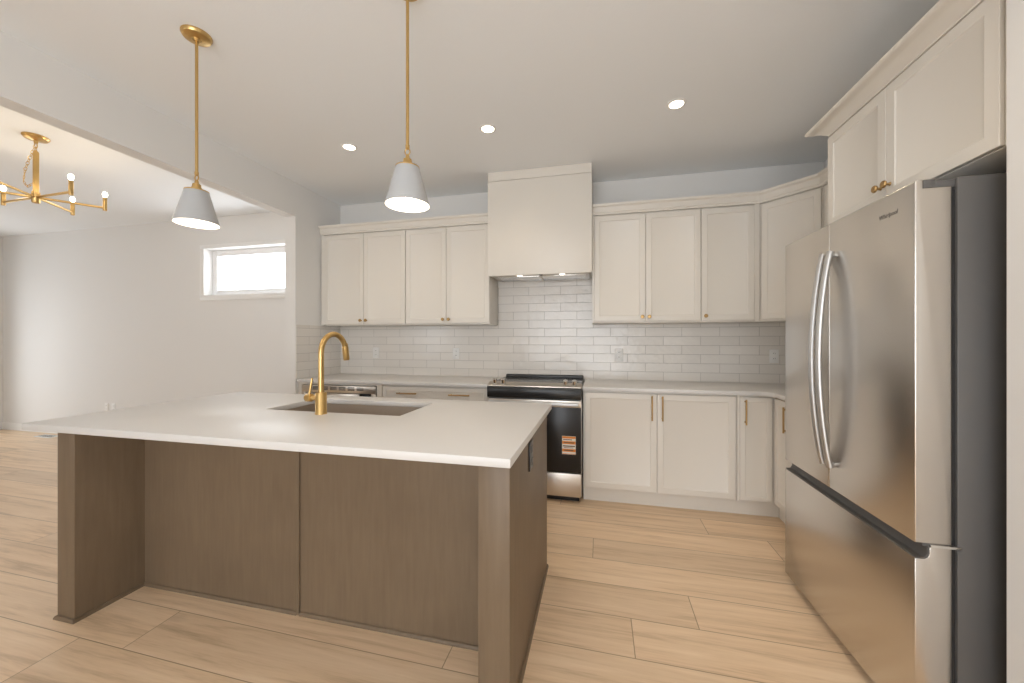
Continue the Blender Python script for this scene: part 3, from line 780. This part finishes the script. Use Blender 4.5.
# ------------------------------------------------------------------ chandelier
hx, hy_, hz = -4.0, 1.90, 2.32
ch = thing('chandelier', 'brass six-armed chandelier with bare lit bulbs, hanging beyond the beam', 'chandelier', (hx, hy_, ZC))
MB().lathe([(0, 0), (.068, 0), (.068, -.008), (.058, -.020), (.03, -.024), (.012, -.030), (.010, -.05), (0, -.05)], (hx, hy_, ZC), 36).build('canopy', 'brass', ch)
def links(p0, p1, k, nm):
    p0, p1 = Vector(p0), Vector(p1); mb = MB(); d = p1 - p0
    for i in range(k):
        c0 = p0 + d * ((i + .5) / k); dn_ = d.normalized(); hl = d.length / k * .72; hw = .0085
        side = dn_.cross(Vector((0, 1, 0)) if i % 2 else Vector((1, .2, 0))).normalized()
        mb.tube([c0 + dn_ * hl * math.sin(a) + side * hw * math.cos(a) for a in [2 * PI * j / 12 for j in range(12)]], .0022, 6, closed=True)
    return mb.build(nm, 'brass', ch)
links((hx, hy_, ZC - .05), (hx, hy_, 2.655), 2, 'hanging_ring')
# slack chain looping down beside the stem
pp = [Vector((hx, hy_, 2.70)), Vector((hx - .05, hy_ - .01, 2.60)), Vector((hx - .085, hy_ - .015, 2.52)), Vector((hx - .10, hy_ - .015, 2.44)), Vector((hx - .07, hy_ - .01, 2.40)), Vector((hx - .03, hy_, 2.42)), Vector((hx - .012, hy_, 2.47)), Vector((hx - .016, hy_, 2.56)), Vector((hx - .004, hy_, 2.66))]
mb = MB(); seq = []
for a, b_ in zip(pp, pp[1:]):
    k = max(1, round((b_ - a).length / .021))
    for i in range(k): seq.append((a + (b_ - a) * ((i + .5) / k), (b_ - a).normalized()))
for i, (c0, dn_) in enumerate(seq):
    side = dn_.cross(Vector((0, 1, .1)) if i % 2 else Vector((.3, .2, 1))).normalized()
    mb.tube([c0 + dn_ * .0145 * math.sin(a) + side * .008 * math.cos(a) for a in [2 * PI * j / 10 for j in range(10)]], .0019, 6, closed=True)
mb.build('slack_chain', 'brass', ch)
MB().lathe([(0, 2.66), (.008, 2.658), (.014, 2.650), (.0155, 2.64), (.0155, 2.36), (.022, 2.358), (.022, 2.285), (.018, 2.278), (0, 2.276)], (hx, hy_, 0), 24).build('stem', 'brass', ch)
for k in range(6):
    a = math.radians((-2, 53, 122, 178, 233, 302)[k]); ux, uy = math.cos(a), math.sin(a); ra = (.385, .345, .345)[k % 3]
    ar = MB().tube([(hx + ux * .015, hy_ + uy * .015, hz), (hx + ux * (ra - .004), hy_ + uy * (ra - .004), hz)], .0085, 12).build('arm', 'brass', ch)
    px, py = hx + ux * ra, hy_ + uy * ra
    MB().lathe([(0, -.022), (.011, -.022), (.0125, -.018), (.0125, .078), (.0115, .080), (0, .080)], (px, py, hz), 18).build('candle', 'brass', ar)
    MB().lathe([(0, 0), (.007, .001), (.008, .007), (.013, .016), (.0155, .027), (.013, .039), (.007, .046), (0, .048)], (px, py, hz + .078), 18).build('bulb', 'bulb', ar)
    lamp('bulb_light', 'POINT', ch, (px - hx, py - hy_, hz + .15 - ZC), CHANDELIER_W, (1.0, .80, .56), .03)

# ------------------------------------------------------------------ recessed ceiling lights
first = None
for x, lab in ((-1.87, 'leftmost of the three round recessed ceiling lights, nearest the beam'), (-.763, 'middle of the three round recessed ceiling lights, between the pendant and the hood'), (.468, 'rightmost of the three round recessed ceiling lights, nearest the refrigerator'), (.4681, 'added round recessed ceiling light, out of view, brightening the aisle before the refrigerator'), (.4682, 'added round recessed ceiling light, unseen behind the camera, brightening the right side')):
    if first is None:
        p = thing('recessed_light', lab, 'ceiling light', (x, 2.542, ZC), 'recessed lights in the kitchen ceiling')
        MB().lathe([(.040, -.001), (.044, -.006), (.056, -.004), (.059, 0), (.040, 0)], (x, 2.542, ZC), 40, close=True).build('trim_ring', 'trim', p)
        MB().lathe([(0, -.003), (.041, -.003), (.041, 0), (0, 0)], (x, 2.542, ZC), 32).build('lens', 'lens', p)
        lamp('pot_light', 'SPOT', p, (0, 0, -.012), POT_W, WARM, .04, math.radians(130))
        first = p
    else:
        p = copy_tree(first); p.location.x = x; p['label'] = lab
        if x == .4681:  # extra unseen lamp, added and set stronger to brighten aisle and island end
            p.location.y = .95
            b2 = [k for k in p.children if k.type == 'LIGHT'][0]; b2.data = b2.data.copy(); b2.data.energy = POT_W * 1.8
        if x == .4682: p.location.y = -.65  # another added lamp, behind the camera, for more light on the right

# ------------------------------------------------------------------ outlets on the tile, dining outlets, floor register
def outlet(x, z, y, label, group, w=.070, h=.115):
    p = thing('wall_outlet', label, 'outlet', (x, y, z), group)
    MB().box(x - w / 2, x + w / 2, y - .006, y, z - h / 2, z + h / 2, .002).build('cover_plate', 'white_plastic', p)
    for dz in (-.022, .022):
        r = MB().box(x - .017, x + .017, y - .0085, y - .0055, z + dz - .014, z + dz + .014, .002).build('receptacle', 'white_plastic', p)
        mb = MB()
        for dx in (-.006, .006): mb.box(x + dx - .0012, x + dx + .0012, y - .009, y - .0083, z + dz - .003, z + dz + .007)
        mb.build('slot', 'slot', r)
    return p
o0 = outlet(-2.343, 1.143, TY, 'white outlet on the tile behind the faucet, leftmost on the backsplash', 'outlets on the tiled backsplash')
for x, lab in ((-1.428, 'white outlet on the tile midway between the faucet and the range'), (.174, 'white outlet on the tile just right of the range'), (1.441, 'white outlet on the tile in the corner beside the refrigerator')):
    c = copy_tree(o0); c.location.x = x; c['label'] = lab
o1 = outlet(-6.312, .394, YB, 'small white outlet low on the dining wall above the island corner, left of a pair', 'outlets low on the dining wall')
c = copy_tree(o1); c.location.x = -6.187; c['label'] = 'small white outlet low on the dining wall above the island corner, right of a pair'
v = thing('floor_register', 'white floor vent set in the planks near the far left wall', 'floor vent', (-7.14, 3.49, 0))
MB().box(-7.29, -6.99, 3.44, 3.55, 0, .006, .002).build('frame', 'white_plastic', v)
mb = MB()
for i in range(11): mb.box(-7.265 + i * .024, -7.255 + i * .024, 3.455, 3.535, .0055, .0068)
mb.build('grille_slots', 'slot', v)
